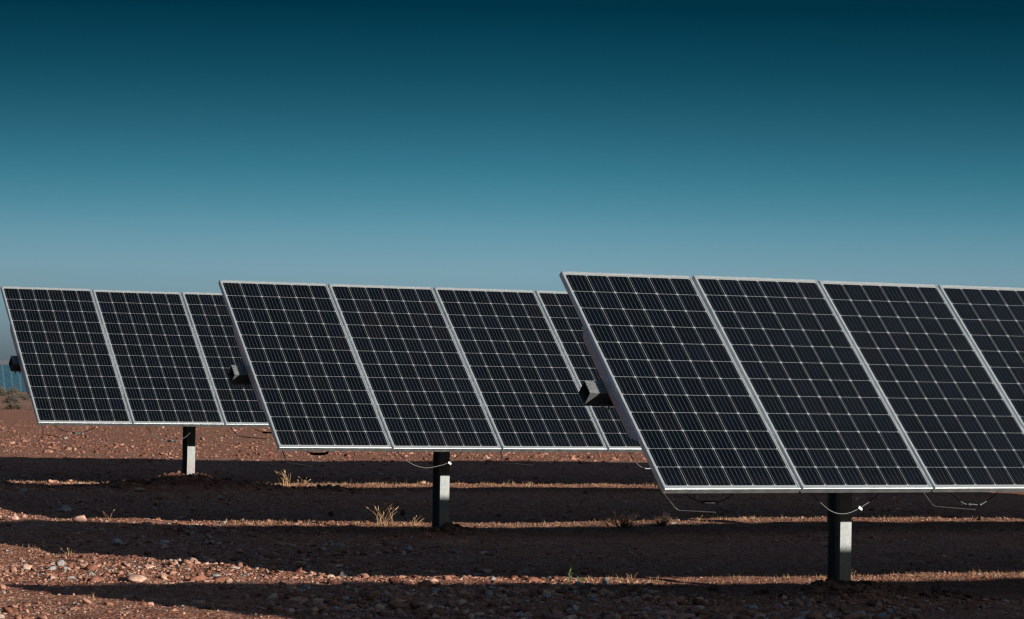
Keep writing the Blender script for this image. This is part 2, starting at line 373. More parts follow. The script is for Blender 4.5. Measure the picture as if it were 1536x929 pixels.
# low hills on the horizon
hb = MB()
hx = np.linspace(-2600, 2600, 140)
prof = 9 + 9 * fbm(hx / 420, hx * 0 + 2, 4)
for j, (yy, k) in enumerate(((4300, 0.0), (4600, 0.75), (5000, 1.0), (5600, 0.2))):
    hb.v += [(float(x), yy + 0.06 * abs(float(x)), -6 + 14 * k * (float(p) + 3) / 10) for x, p in zip(hx, prof)]; hb.t += [0.5] * len(hx)
for j in range(3):
    for i in range(len(hx) - 1):
        a = j * len(hx) + i; hb.f.append((a, a + 1, a + 1 + len(hx), a + len(hx)))
tag(hb.build('hills', M_hill, smooth=True), kind='structure')

# ------------------------------------------------------------------ solar trackers
TILT = math.radians(44.45)
ct, st = math.cos(TILT), math.sin(TILT)
NMOD = 16
# frame: four mitred aluminium channels, front face at z = 0, 40 mm deep
def frame_mesh():
    b = MB(); D = 0.040; lip = 0.011
    o = [(0, 0), (MW, 0), (MW, ML), (0, ML)]
    i_ = [(lip, lip), (MW - lip, lip), (MW - lip, ML - lip), (lip, ML - lip)]
    fl = 0.024
    k_ = [(fl, fl), (MW - fl, fl), (MW - fl, ML - fl), (fl, ML - fl)]
    e = 0.0012
    oe = [(x + (e if x < 0.5 else -e), y + (e if y < 1 else -e)) for x, y in o]
    vs = [(x, y, 0) for x, y in oe] + [(x, y, 0) for x, y in i_] + [(x, y, -0.0045) for x, y in i_] + \
         [(x, y, -e) for x, y in o] + [(x, y, -D) for x, y in o] + [(x, y, -D) for x, y in k_]
    fs = []
    for q in range(4):
        r = (q + 1) % 4
        fs += [(q, r, 4 + r, 4 + q), (4 + q, 4 + r, 8 + r, 8 + q), (12 + q, 12 + r, r, q), (16 + q, 16 + r, 12 + r, 12 + q), (20 + q, 20 + r, 16 + r, 16 + q)]
    b.add(vs, fs); return b.mesh('frame', M_frame)
ME_frame = frame_mesh()
lb = MB(); lb.box((0.004, 0.004, -0.008), (MW - 0.004, ML - 0.004, -0.0030)); ME_lam = lb.mesh('laminate', M_cell)
# hat rail on the back, across the tube at each joint between modules
def rail_mesh():
    b = MB(); y0, y1 = 0.45, 1.49; zf, zb = -0.0405, -0.1000
    prof = [(-0.022, zf), (0.030, zf), (0.024, zb), (-0.018, zb)]
    b.add([(x, y0 - 0.0 if z == zf else y0 + 0.09, z) for x, z in prof] + [(x, y1 if z == zf else y1 - 0.09, z) for x, z in prof],
          [(0, 1, 2, 3), (7, 6, 5, 4), (0, 4, 5, 1), (1, 5, 6, 2), (2, 6, 7, 3), (3, 7, 4, 0)])
    return b.mesh('mounting_rail', M_rail)
ME_rail = rail_mesh()
TS = 0.0575; TZ = -0.1005 - TS                   # square tube half side; its axis behind the module face
def tube_mesh(L, x0):
    b = MB(); x1 = L
    for a, c in (((-TS, TZ + TS - 0.005), (TS, TZ + TS)), ((-TS, TZ - TS), (TS, TZ - TS + 0.005)),
                 ((-TS, TZ - TS + 0.005), (-TS + 0.005, TZ + TS - 0.005)), ((TS - 0.005, TZ - TS + 0.005), (TS, TZ + TS - 0.005))):
        b.box((x0, ML / 2 + a[0], a[1]), (x1, ML / 2 + c[0], c[1]))
    for yy in (-0.028, 0.0, 0.028):
        b.box((x0 + 0.002, ML / 2 + yy - 0.006, TZ + TS - 0.001), (x1, ML / 2 + yy + 0.006, TZ + TS + 0.0025))
    return b.mesh('torque_tube', M_tube)
def post_mesh(h):
    b = MB(); fw, d, t, tw = 0.044, 0.076, 0.008, 0.006     # rolled H section, flanges facing the aisles
    b.box((-fw, -d, -0.5), (fw, -d + t, h)); b.box((-fw, d - t, -0.5), (fw, d, h)); b.box((-tw / 2, -d + t, -0.5), (tw / 2, d - t, h))
    return b
def bearing_mesh():
    b = MB(); n = 16; ro = 0.118; ri = 0.088
    vs = []; fs = []
    for x in (-0.03, 0.03):
        for k in range(n):
            a = 2 * math.pi * k / n; vs += [(x, ro * math.cos(a), ro * math.sin(a)), (x, ri * math.cos(a), ri * math.sin(a))]
    for k in range(n):
        k2 = (k + 1) % n; A, B = 2 * k, 2 * k2; q = 2 * n
        fs += [(A, B, B + 1, A + 1), (q + A + 1, q + B + 1, q + B, q + A), (A, q + A, q + B, B), (A + 1, B + 1, q + B + 1, q + A + 1)]
    b.add(vs, fs); b.box((-0.04, -0.07, -0.150), (0.04, 0.07, -0.112)); return b.mesh('bearing', M_galv)
ME_bear = bearing_mesh()
def bolt_mesh():
    b = MB()
    for dx in (-0.022, 0.022):
        b.tube([(dx, 0, 0), (dx, 0, -0.036)], 0.006, 6); b.tube([(dx, 0, -0.004), (dx, 0, -0.016)], 0.011, 6)
    b.box((-0.035, -0.02, -0.004), (0.035, 0.02, 0.0)); return b.mesh('clamp_bolt', M_galv)
ME_bolt = bolt_mesh()

def spline(pts, n=22):
    P = [Vector(p) for p in pts]; P = [2 * P[0] - P[1]] + P + [2 * P[-1] - P[-2]]; out = []
    seg = len(P) - 3; per = max(2, n // seg)
    for i in range(seg):
        a, b, c, d = P[i:i + 4]
        for k in range(per):
            t = k / per
            out.append(0.5 * ((2 * b) + (c - a) * t + (2 * a - 5 * b + 4 * c - d) * t * t + (3 * b - a - 3 * c + d) * t ** 3))
    out.append(P[-2]); return out

def make_tracker(uoff, w, zbot, tilt, label, posts, loops, brackets, tagged=(), tube_end=-0.135, rail0=0.012):
    """uoff,w: plan position of the tube's left end in site axes; zbot: height of the modules' lower front edge"""
    ct, st = math.cos(tilt), math.sin(tilt)       # plan offset from the tube axis to the lower front edge follows
    ey = -(ML / 2) * ct + TZ * st                 # edge minus tube, along w  (TZ is negative)
    ez = -(ML / 2) * st - TZ * ct
    x, y = to_xy(uoff, w)
    g0 = h1(uoff, w)
    root = empty('solar_tracker', (x, y, g0), PSI)
    tag(root, label, 'solar tracker', 'rows of solar panels on single posts')
    bz = zbot - g0; tz = bz - ez
    def onp(px, py, pz): return (px, ey + py * ct - pz * st, bz + py * st + pz * ct)   # panel coordinates -> row coordinates
    for k in range(NMOD):
        sag = random.gauss(0, 0.0012)
        md = link('solar_module', ME_lam, root, onp(k * PITCH_M, 0, sag), (tilt + random.gauss(0, 0.0012), 0, 0))
        link('frame', ME_frame, md)
    for k in range(NMOD + 1):
        link('mounting_rail', ME_rail, root, onp(k * PITCH_M - 0.010 if k else rail0, 0, 0), (tilt, 0, 0))
    link('torque_tube', tube_mesh(NMOD * PITCH_M + 0.15, tube_end), root, onp(0, 0, 0), (tilt, 0, 0))
    link('clamp_bolt', ME_bolt, root, onp(0.012, ML / 2 - TS - 0.002, TZ - TS + 0.02), (0, 0, 0))
    for s in posts:
        gz = h1(uoff + s, w) - g0
        h = tz - 0.14 - gz
        p = post_mesh(h).build('post', M_post, root, (s, 0, gz), (0, 0, 0))
        link('bearing', ME_bear, root, (s, 0, tz), (0, 0, 0))
    yb = ey + 0.25
    for (pts, conn, mid) in loops:
        pp = [(s, yb, dz + bz) for s, dz in pts]
        cur = spline(pp)
        cb = MB(); cb.tube(cur, 0.0035, 7)
        cab = cb.build('cable', M_cable, root, smooth=True)
        if mid:
            a, b_ = mid; sel = [c for c in cur if a <= c.x <= b_]
            if len(sel) > 2:
                sb = MB(); sb.tube(sel, 0.0058, 8); sb.build('sheath', M_sheath, cab, smooth=True)
        for (c0, c1) in conn:
            sel = [c for c in cur if c0 <= c.x <= c1]
            if len(sel) >= 2:
                kb = MB(); kb.tube(sel, 0.0115, 8); kb.build('connector', M_dark, cab, smooth=True)
    for (s, dz) in tagged:
        tb = MB(); tb.add([(-.014, -.006, -.004), (.014, -.006, -.020), (.020, -.006, -.006), (-.006, -.006, .012),
                           (-.014, -.002, -.004), (.014, -.002, -.020), (.020, -.002, -.006), (-.006, -.002, .012)],
                          [(0, 1, 2, 3), (7, 6, 5, 4), (0, 4, 5, 1), (1, 5, 6, 2), (2, 6, 7, 3), (3, 7, 4, 0)])
        tb.build('cable_tag', M_tag, root, (s, yb - 0.006, dz + bz))
    for (p0, p1, p2) in brackets:
        yk = ey + 0.50; up = 0.12
        a = Vector((p0[0] - (p1[0] - p0[0]) * up / (p0[1] - p1[1]), yk, p0[1] + up + bz)); b_ = Vector((p1[0], yk, p1[1] + bz)); c = Vector((p2[0], yk, p2[1] + bz))
        wb = MB(); wb.tube([a, b_ + (a - b_) * .06, b_ + (c - b_) * .04, c], 0.0052, 7)
        wb.build('wire_bracket', M_wire, root)
    return root

def more_loops(first):
    out = []
    for k in range(first, NMOD):
        c = k * PITCH_M + 0.47 + random.uniform(-.06, .1); hw = random.uniform(0.2, 0.27); d = random.uniform(0.09, 0.17)
        out.append(([(c - hw, 0.05), (c - hw * .6, -d * .55), (c - 0.05, -d), (c + 0.05, -d), (c + hw * .6, -d * .6), (c + hw, 0.05)], [(c - .06, c + .06)], None))
    return out
def brk(first): return [((x, -.05), (x + .07, -.14), (x + .40, -.165)) for x in (.28 + 2.0 * k for k in range(first, NMOD // 2))]
d2r = math.radians
make_tracker(0.0, 0.0, 0.632, d2r(44.35), 'nearest tracker row in view, its tall dark panels filling the right side of the picture',
    [1.83 + 4.048 * k for k in range(4)],
    [([(0.25, .03), (0.295, -0.045), (0.393, -0.091), (0.467, -0.096), (0.535, -0.094), (0.643, -0.046), (0.69, .03)], [(0.40, 0.535)], None),
     ([(1.18, .03), (1.24, -0.048), (1.339, -0.13), (1.416, -0.169), (1.509, -0.174), (1.622, -0.132), (1.751, -0.05), (1.81, .03)], [(1.395, 1.44), (1.49, 1.54)], None),
     ([(2.26, .03), (2.317, -0.038), (2.432, -0.114), (2.508, -0.119), (2.578, -0.119), (2.708, -0.039), (2.76, .03)], [(2.46, 2.50), (2.53, 2.60)], None)] + more_loops(3),
    [((0.29, -0.06), (0.38, -0.158), (0.668, -0.173)), ((2.291, -0.058), (2.363, -0.143), (2.713, -0.168))] + brk(2), [(1.602, -0.136)])
make_tracker(-0.044, 6.116, 0.699, d2r(44.46), 'middle tracker row, its panels standing between the front row and the farthest row',
    [1.84 + 4.048 * k for k in range(4)],
    [([(0.31, .03), (0.36, -0.045), (0.45, -0.058), (0.53, -0.045), (0.58, .03)], [(0.375, 0.53)], None),
     ([(1.12, .03), (1.169, -0.052), (1.287, -0.135), (1.393, -0.168), (1.473, -0.168), (1.633, -0.129), (1.75, -0.044), (1.80, .03)], [(1.40, 1.44)], None)] + more_loops(3),
    [((0.236, -0.049), (0.268, -0.134), (0.5, -0.167)), ((2.253, -0.045), (2.268, -0.136), (2.578, -0.156))] + brk(2), [(1.638, -0.127)], -0.11, 0.026)
make_tracker(0.029, 12.659, 0.752, d2r(45.4), 'farthest tracker row at the left edge, its post rising from heaped soil',
    [1.92, 10.02, 14.07],
    [([(0.22, .03), (0.256, -0.04), (0.328, -0.081), (0.442, -0.107), (0.542, -0.107), (0.684, -0.044), (0.72, .03)], [(0.42, 0.56)], None),
     ([(1.2, .03), (1.241, -0.04), (1.338, -0.143), (1.435, -0.181), (1.56, -0.183), (1.655, -0.155), (1.779, -0.043), (1.82, .03)], [(1.44, 1.57)], None),
     ([(2.35, .03), (2.393, -0.031), (2.538, -0.087), (2.629, -0.093), (2.74, -0.08), (2.84, .03)], [(2.51, 2.66)], None)] + more_loops(3),
    [((0.192, -0.04), (0.204, -0.133), (0.39, -0.159))] + brk(1), (), -0.055, 0.026)
make_tracker(0.0, -6.2, 0.602, d2r(44.4), 'tracker row nearest the camera, out of the picture, casting the foreground shadow',
    [1.83 + 4.048 * k for k in range(4)], more_loops(0), brk(0))

# ------------------------------------------------------------------ loose stones (uncountable gravel) and dry grass
def ico(sub):
    t = (1 + 5 ** .5) / 2
    v = [(-1, t, 0), (1, t, 0), (-1, -t, 0), (1, -t, 0), (0, -1, t), (0, 1, t), (0, -1, -t), (0, 1, -t), (t, 0, -1), (t, 0, 1), (-t, 0, -1), (-t, 0, 1)]
    f = [(0, 11, 5), (0, 5, 1), (0, 1, 7), (0, 7, 10), (0, 10, 11), (1, 5, 9), (5, 11, 4), (11, 10, 2), (10, 7, 6), (7, 1, 8), (3, 9, 4), (3, 4, 2), (3, 2, 6), (3, 6, 8), (3, 8, 9), (4, 9, 5), (2, 4, 11), (6, 2, 10), (8, 6, 7), (9, 8, 1)]
    v = [np.array(p) / np.linalg.norm(p) for p in v]
    for _ in range(sub):
        nf = []; cache = {}
        def mid(a, b):
            k = (min(a, b), max(a, b))
            if k not in cache:
                q = v[a] + v[b]; v.append(q / np.linalg.norm(q)); cache[k] = len(v) - 1
            return cache[k]
        for a, b, c in f:
            ab, bc, ca = mid(a, b), mid(b, c), mid(c, a); nf += [(a, ab, ca), (b, bc, ab), (c, ca, bc), (ab, bc, ca)]
        f = nf
    return np.array(v), np.array(f)
def stones(name, u, w, r, sub, flat=0.6, sink=0.35, pale=1.0):
    n = len(u); bv, bf = ico(sub); k = len(bv)
    sc = np.stack([rng.uniform(.75, 1.35, n), rng.uniform(.6, 1.0, n), rng.uniform(flat - .2, flat + .2, n)], 1)
    v = bv[None] * (1 + rng.uniform(-.24, .24, (n, k, 1)))
    # chip flat faces off: clamp along a few random directions
    for _ in range(7):
        d = rng.normal(size=(n, 3)); d /= np.linalg.norm(d, axis=1, keepdims=True)
        pr = np.einsum('nkc,nc->nk', v, d); ex = np.clip(pr - rng.uniform(.30, .72, (n, 1)), 0, None); v = v - ex[:, :, None] * d[:, None, :]
    v = v * sc[:, None, :]
    a = rng.uniform(0, 2 * math.pi, n); tx = rng.normal(0, .25, n)
    ca, sa = np.cos(a)[:, None], np.sin(a)[:, None]; cx, sx_ = np.cos(tx)[:, None], np.sin(tx)[:, None]
    y = v[:, :, 1] * cx - v[:, :, 2] * sx_; z = v[:, :, 1] * sx_ + v[:, :, 2] * cx; x = v[:, :, 0]
    X = x * ca - y * sa; Y = x * sa + y * ca
    gx, gy = to_xy(u, w); gz = hz(u, w)
    P = np.stack([X * r[:, None] + gx[:, None], Y * r[:, None] + gy[:, None], z * r[:, None] + (gz + r * flat * (1 - 2 * sink) * .5)[:, None]], 2)
    tone = np.repeat(np.clip(rng.beta(2, 2.2, n) * pale + rng.normal(0, .08, n), 0, 1), k)
    fc = (bf[None] + (np.arange(n) * k)[:, None, None]).reshape(-1, 3)
    o = link(name, npmesh(name, P.reshape(-1, 3), fc, 3, M_stone, tone)); tag(o, kind='stuff'); return o
def inview(u, w, pad=1.0):
    x, y = to_xy(u, w); return np.abs(x) < 0.19 * y + pad
def scatter(n, u0, u1, w0, w1, dens):
    u = rng.uniform(u0, u1, n); w = rng.uniform(w0, w1, n); k = (rng.random(n) < dens(u, w)) & inview(u, w); return u[k], w[k]
def stony(u, w):
    """how stony the ground is, 0..1"""
    west = np.clip((2.6 - u) / 3.2, 0.30, 1)
    n = np.clip(0.5 + 1.7 * fbm(u / 1.7 + 4, w / 0.9, 3), 0.03, 1)
    back = np.clip((w - 16.5) / 3, 0, 1)
    ridge = np.exp(-((w - 0.7) / 0.5) ** 2) * .8 + np.exp(-((w + 0.9) / 1.0) ** 2) * 1.0
    ridge = ridge * np.clip((2.8 - u) / 1.5, 0, 1)
    ridge = ridge + (np.exp(-((w - 6.75) / .45) ** 2) + np.exp(-((w - 12.3) / .8) ** 2)) * np.clip((.4 - u) / .8, 0, 1) * .9
    return np.clip(np.maximum(west * n + ridge * n, back * (.35 + .65 * n)), 0, 1)
u, w = scatter(300000, -7, 10, -5, 17, lambda u, w: .14 + .6 * stony(u, w))
stones('gravel', u, w, np.clip(rng.lognormal(math.log(.010), .35, len(u)), .005, .022), 0)
u, w = scatter(70000, -7, 22, 17, 46, lambda u, w: .75 * stony(u, w) * np.clip(1.25 - (w - 17) / 26, .12, 1))
stones('gravel', u, w, np.clip(rng.lognormal(math.log(.014), .6, len(u)), .007, .08), 1, .55, .35, .72)
u, w = scatter(30000, -7, 10, -5, 17, lambda u, w: stony(u, w) ** 1.3)
stones('stones', u, w, np.clip(rng.lognormal(math.log(.024), .35, len(u)), .014, .055), 1)
u, w = scatter(3200, -7, 10, -5, 17, lambda u, w: stony(u, w) ** 2)
stones('stones', u, w, np.clip(rng.lognormal(math.log(.045), .25, len(u)), .03, .075), 1, .5, .45)
# a bank of broken rubble in front of the nearest row
u, w = scatter(3600, -2.8, 1.2, -2.4, .35, lambda u, w: np.clip(.35 + 1.3 * fbm(u / .7, w / .6 + 8, 2), 0, 1))
stones('rubble', u, w, np.clip(rng.lognormal(math.log(.030), .42, len(u)), .016, .075), 1, .6, .34)
# clods round the feet of the posts
cu, cw, cr_ = [], [], []
for (mu, mw, mh, ms) in MOUNDS:
    n = int(240 * ms)
    cu.append(rng.normal(mu, ms * .55, n)); cw.append(rng.normal(mw, ms * .5, n)); cr_.append(np.clip(rng.lognormal(math.log(.022), .4, n), .01, .06))
o = stones('soil_clods', np.concatenate(cu), np.concatenate(cw), np.concatenate(cr_), 1, .7, .3)
o.data.materials[0] = M_soilclod

def blades(name, u, w, hgt, spread, per, mtl, width=.0022, bend=.5, label=None):
    V = []; Fc = []; T = []; n0 = 0
    gx, gy = to_xy(u, w); gz = hz(u, w)
    for i in range(len(u)):
        for _ in range(per):
            a = random.uniform(0, 6.283); h = hgt[i] * random.uniform(.45, 1.1); b = bend * random.uniform(.3, 1.2) * h
            bx = gx[i] + random.gauss(0, spread); by = gy[i] + random.gauss(0, spread); ca, sa = math.cos(a), math.sin(a)
            c2, s2 = math.cos(a + 1.57 + random.uniform(-.5, .5)) * width, math.sin(a + 1.57) * width
            z = gz[i] - .006
            V += [(bx - c2, by - s2, z), (bx + c2, by + s2, z), (bx + ca * b * .35 - c2 * .7, by + sa * b * .35 - s2 * .7, z + h * .6),
                  (bx + ca * b * .35 + c2 * .7, by + sa * b * .35 + s2 * .7, z + h * .6), (bx + ca * b, by + sa * b, z + h)]
            Fc += [(n0, n0 + 1, n0 + 3, n0 + 2), (n0 + 2, n0 + 3, n0 + 4)]; T += [random.random()] * 5; n0 += 5
    mb = MB(); mb.v = V; mb.f = Fc; mb.t = T
    return mb.build(name, mtl)
gd = lambda u, w: np.clip(.15 + 1.6 * fbm(u / .9 + 31, w / .7, 2) + .25 * (u > .5) * (w > -1), 0, 1)
u, w = scatter(30000, -5, 9, -1.5, 16, lambda u, w: gd(u, w) * np.clip((u + 1.5) / 2.5, .25, 1))
tag(blades('dry_grass', u, w, rng.uniform(.014, .042, len(u)), .035, 6, M_straw, .0013, .9), kind='stuff')
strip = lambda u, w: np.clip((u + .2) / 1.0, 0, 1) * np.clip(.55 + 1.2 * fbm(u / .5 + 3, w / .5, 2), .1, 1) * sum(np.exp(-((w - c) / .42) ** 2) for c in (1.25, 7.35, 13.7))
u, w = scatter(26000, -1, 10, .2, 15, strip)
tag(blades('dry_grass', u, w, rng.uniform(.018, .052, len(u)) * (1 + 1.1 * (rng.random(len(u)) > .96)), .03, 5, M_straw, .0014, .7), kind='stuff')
u, w = scatter(2500, -7, 20, 17, 60, lambda u, w: np.clip(-.1 + 1.2 * fbm(u / 2 + 3, w / 3, 2), 0, 1))
tag(blades('dry_grass', u, w, rng.uniform(.03, .07, len(u)), .06, 4, M_straw, .003, .8), kind='stuff')

# ------------------------------------------------------------------ things picked out by hand, placed on the plan (u along the rows, w across)
def rock(u, w, size, m_, label, name='rock', cat='rock', sc=(1, .8, .7), rot=None, sink=.3, seed=0):
    r2 = np.random.default_rng(seed + int(abs(u * 97 + w * 31)))
    bv, bf = ico(3); v = bv.copy()
    for _ in range(14):
        d = r2.normal(size=3); d /= np.linalg.norm(d); pr = v @ d; v = v - np.clip(pr - r2.uniform(.38, .74), 0, None)[:, None] * d
    v = v * (1 + .05 * fbm(v[:, 0] * 3 + 7, v[:, 1] * 3 + v[:, 2] * 2.3, 3))[:, None] * np.array(sc) * size
    me = npmesh(name, v, bf, 3, m_)
    x, y = to_xy(u, w)
    o = link(name, me, None, (x, y, h1(u, w) + size * sc[2] * (1 - 2 * sink) * .8), (0, 0, PSI + (rot if rot is not None else r2.uniform(0, 6))))
    tag(o, label, cat, 'single rocks lying on the ground'); return o

rock(-1.55, .47, .036, M_rock_pink, 'pale pink rock standing up in the sunlit strip, left of the middle of the foreground')
rock(-1.25, 1.22, .042, M_rock_grey, 'pale grey rock in shade just behind the upright pink rock', sc=(1, .8, .8))
rock(.44, .72, .050, M_rock_grey, 'large rounded grey rock at the front edge of the sunlit strip, in shade', sc=(1, .9, .75), sink=.25)
rock(.80, .93, .024, M_rock_pink, 'small bright rock in the sunlit strip right of the rounded grey rock')
rock(-.64, -.13, .085, M_rock_red, 'broad flat slab of rock in the shaded rubble of the foreground', sc=(1, .8, .35), rot=.1)
rock(-.89, -1.32, .050, M_rock_grey, 'upright blocky rock in the shaded rubble at the bottom of the picture', sc=(.9, .7, 1.0), sink=.2)
rock(-1.35, -1.5, .045, M_rock_grey, 'low shaded rock at the bottom edge left of the blocky one', sc=(1, .8, .6))
rock(.94, -1.38, .060, M_rock_red, 'reddish lump of rock in front of the nearest post', sc=(.8, .9, 1.05), sink=.25)
rock(-.81, .77, .070, M_rock_pink, 'long low pink rock in the middle of the sunlit strip', sc=(1, .6, .32), rot=0)
rock(-1.26, 6.68, .095, M_rock_pink, 'biggest pink rock of the sunlit stony ridge at the left', sc=(1, .8, .55), rot=.2)
rock(-1.06, 6.72, .050, M_rock_pink, 'squat pink rock at the right end of the sunlit stony ridge')
rock(-1.78, 6.75, .055, M_rock_pink, 'small pale rock at the left edge on the sunlit stony ridge')
rock(-1.01, 7.83, .075, M_rock_grey, 'grey rock in shade behind the stony ridge at the left', sc=(1, .8, .6))
rock(.29, 12.95, .048, M_rock_pink, 'sandy rock catching sun at the left end of the farthest sunlit strip')
rock(-.18, 11.6, .055, M_rock_grey, 'grey rock in shade in front of the farthest sunlit strip', sc=(1, .8, .8))
rock(-1.78, 4.18, .056, M_rock_grey, 'darker of two shaded rocks in the wide shadow band at the left', sc=(1, .8, .75))
rock(-1.27, 4.57, .050, M_rock_grey, 'pale bluish rock in the wide shadow band at the left', sc=(1, .8, .6))
rock(-2.11, .28, .030, M_rock_pink, 'pink rock in the sun at the tip of the shadow of the nearest row')
rock(-2.38, 1.83, .050, M_rock_pink, 'broken pinkish rock on the sunlit ground at the lower left', sc=(1, .8, .55))
rock(-2.84, 1.51, .046, M_rock_pink, 'flattish pale rock farthest left on the sunlit ground', sc=(1, .9, .5))
rock(9.32, 20.34, .075, M_rock_pink, 'bright pink rock on the far gravel seen under the middle tracker row', sc=(1, .8, .8))
rock(9.1, 20.9, .045, M_rock_pink, 'smaller bright rock on the far gravel beside the bright pink one')
rock(1.65, 8.13, .046, M_clod, 'round black clod of earth left of the dry grass tuft', 'clod', 'clod', (1, .8, .9), sink=.15)
rock(2.49, 8.40, .046, M_clod, 'upright black clod of earth right of the dry grass tuft', 'clod', 'clod', (.8, .8, 1.1), sink=.15)
rock(8.28, 7.2, .055, M_clod, 'dark clod lying across the sunlit strip near the right edge', 'clod', 'clod', (1, .8, .6), sink=.2)

def grass_tuft(u, w, h, n, label, lean=0.0, spread=.02, mtl=None, width=.003):
    mb = MB(); r2 = random.Random(int(abs(u * 991 + w * 77)))
    for i in range(n):
        a = r2.uniform(0, 6.283); L = h * r2.uniform(.5, 1.1); b = r2.uniform(.15, .75) * L
        x0, y0 = r2.gauss(0, spread), r2.gauss(0, spread)
        pts = [Vector((x0, y0, -.02))]
        for t in (.35, .7, 1.0):
            pts.append(Vector((x0 + math.cos(a) * b * t ** 1.8 + lean * L * t, y0 + math.sin(a) * b * t ** 1.8, L * t * (1 - .12 * t))))
        mb.tube(pts, width * r2.uniform(.6, 1.1), 4, r2.random(), width * .25)
        if r2.random() < .45:      # seed head
            p = pts[-1]; q = p + (p - pts[-2]).normalized() * .03 * h / .15; mb.tube([p, (p + q) / 2, q], width * 1.6, 4, r2.uniform(.5, 1), width * .4)
    x, y = to_xy(u, w)
    o = mb.build('grass_tuft', mtl or M_straw, None, (x, y, h1(u, w)), (0, 0, PSI))
    tag(o, label, 'grass tuft', 'dry grass tufts'); return o
grass_tuft(1.63, 6.97, .21, 17, 'tall dry straw tuft glowing in the sun left of the middle post', spread=.045, width=.0030)
grass_tuft(1.98, 7.02, .10, 9, 'thin dry straw tuft between the tall tuft and the middle post', .1, width=.0028)
grass_tuft(3.40, 13.42, .19, 14, 'spiky dry tuft in the far strip under the corner of the middle row', width=.0035)
grass_tuft(3.60, 13.42, .10, 8, 'small dry tuft right of the spiky one in the far strip', width=.0035)
grass_tuft(-.89, 6.91, .10, 4, 'single dry stalk on the stony ridge right of the pink rocks', width=.002)
grass_tuft(7.97, 7.5, .10, 4, 'lone bent stalk on the sunlit strip under the second wire bracket', .15, width=.002)
grass_tuft(3.93, 1.30, .08, 7, 'short bright tuft in the sunlit strip right of the nearest post', width=.002)
grass_tuft(2.75, 1.25, .07, 14, 'low straw tuft in the sunlit strip close beside the nearest post', width=.002)
grass_tuft(4.87, 6.95, .08, 8, 'small straw tuft in the middle strip left of the nearest post', width=.002)
grass_tuft(-2.49, 3.15, .07, 7, 'fine dry tuft at the slanting edge of the shadow at the left', width=.0018)
grass_tuft(-3.04, -1.04, .055, 6, 'dry sprig on the foreground sunlit ground beside the tapering shadow', width=.0018)
grass_tuft(.81, 1.33, .09, 3, 'bare dry stalk behind the rounded grey rock', .05, width=.0018)
grass_tuft(.93, 1.24, .06, 3, 'shorter bare stalk behind the small bright rock', width=.0018)

def branchy(name, u, w, h, wid, n, label, cat, mtl, leaf=None, seed=1, upright=.6, width=.0045, leafmat=None, nleaf=6, leafs=.012, group=None):
    """a bush of forked twigs; leaves, if any, are a child"""
    r2 = random.Random(seed); mb = MB(); lf = MB()
    def twig(p, d, L, r, lv):
        pts = [p]; q = p; dd = d.copy()
        for k in range(4):
            dd = (dd + Vector((r2.gauss(0, .16), r2.gauss(0, .16), r2.gauss(.03, .12)))).normalized(); q = q + dd * L / 4; pts.append(q)
        mb.tube(pts, r, 5, r2.random(), r * .45)
        if lv > 0:
            for k in range(r2.randint(2, 4)):
                i = r2.randint(1, 4); nd = (dd + Vector((r2.gauss(0, .7), r2.gauss(0, .7), r2.gauss(.1, .4)))).normalized()
                twig(pts[i], nd, L * r2.uniform(.4, .7), r * .55, lv - 1)
        if leafmat:
            for k in range(nleaf):
                i = r2.randint(1, 4); c = pts[i] + Vector((r2.gauss(0, .006), r2.gauss(0, .006), r2.gauss(0, .006)))
                a = Vector((r2.gauss(0, 1), r2.gauss(0, 1), r2.gauss(0, 1))).normalized(); b = a.orthogonal().normalized()
                s_ = leafs * r2.uniform(.5, 1.2)
                lf.add([c, c + a * s_ + b * s_ * .35, c + a * s_ * 2, c + a * s_ - b * s_ * .35], [(0, 1, 2, 3)], r2.random())
    for i in range(n):
        a = r2.uniform(0, 6.283); o_ = r2.uniform(0, 1)
        d = Vector((math.cos(a) * wid * o_, math.sin(a) * wid * o_, h * r2.uniform(.5, 1) * upright + .02)).normalized()
        L = math.hypot(h, wid * o_) * r2.uniform(.4, .65)
        twig(Vector((r2.gauss(0, .012), r2.gauss(0, .012), -.03)), d, L, width * r2.uniform(.7, 1.2), 2 if width > .003 else 1)
    x, y = to_xy(u, w)
    o = mb.build(name, mtl, None, (x, y, h1(u, w)), (0, 0, PSI))
    tag(o, label, cat, group)
    if leafmat: lf.build('leaves', leafmat, o)
    return o
branchy('dry_shrub', 3.95, 6.75, .19, .30, 24, 'larger dark leafless shrub standing across the sunlit strip left of the front row', 'shrub', M_twig, seed=3, leafmat=M_twig, nleaf=2, leafs=.007, group='dark dry shrubs')
branchy('dry_shrub', 4.42, 6.86, .15, .17, 20, 'smaller dark shrub beside the lower corner of the front row', 'shrub', M_twig, seed=8, leafmat=M_twig, nleaf=3, leafs=.008, group='dark dry shrubs')
branchy('dry_shrub', 1.70, -.1, .13, .05, 5, 'thin dark twig leaning at the foot of the nearest post', 'shrub', M_twig, seed=5, width=.003)
branchy('weed', .32, 1.06, .21, .02, 2, 'thin upright green weed in the sunlit strip left of the rounded grey rock', 'weed', M_green, seed=4, upright=2.2, width=.0024, leafmat=M_green, nleaf=12, leafs=.006)
branchy('weed', .40, 1.02, .07, .05, 6, 'low leafy green weed at the foot of the thin upright weed', 'weed', M_green, seed=14, width=.002, leafmat=M_green, nleaf=6, leafs=.006)
branchy('yellow_bush', 4.42, 1.25, .24, .10, 14, 'yellow dry bush cut by the right edge of the picture', 'bush', M_yellow, seed=6, width=.003, leafmat=M_yellow, nleaf=5, leafs=.009)
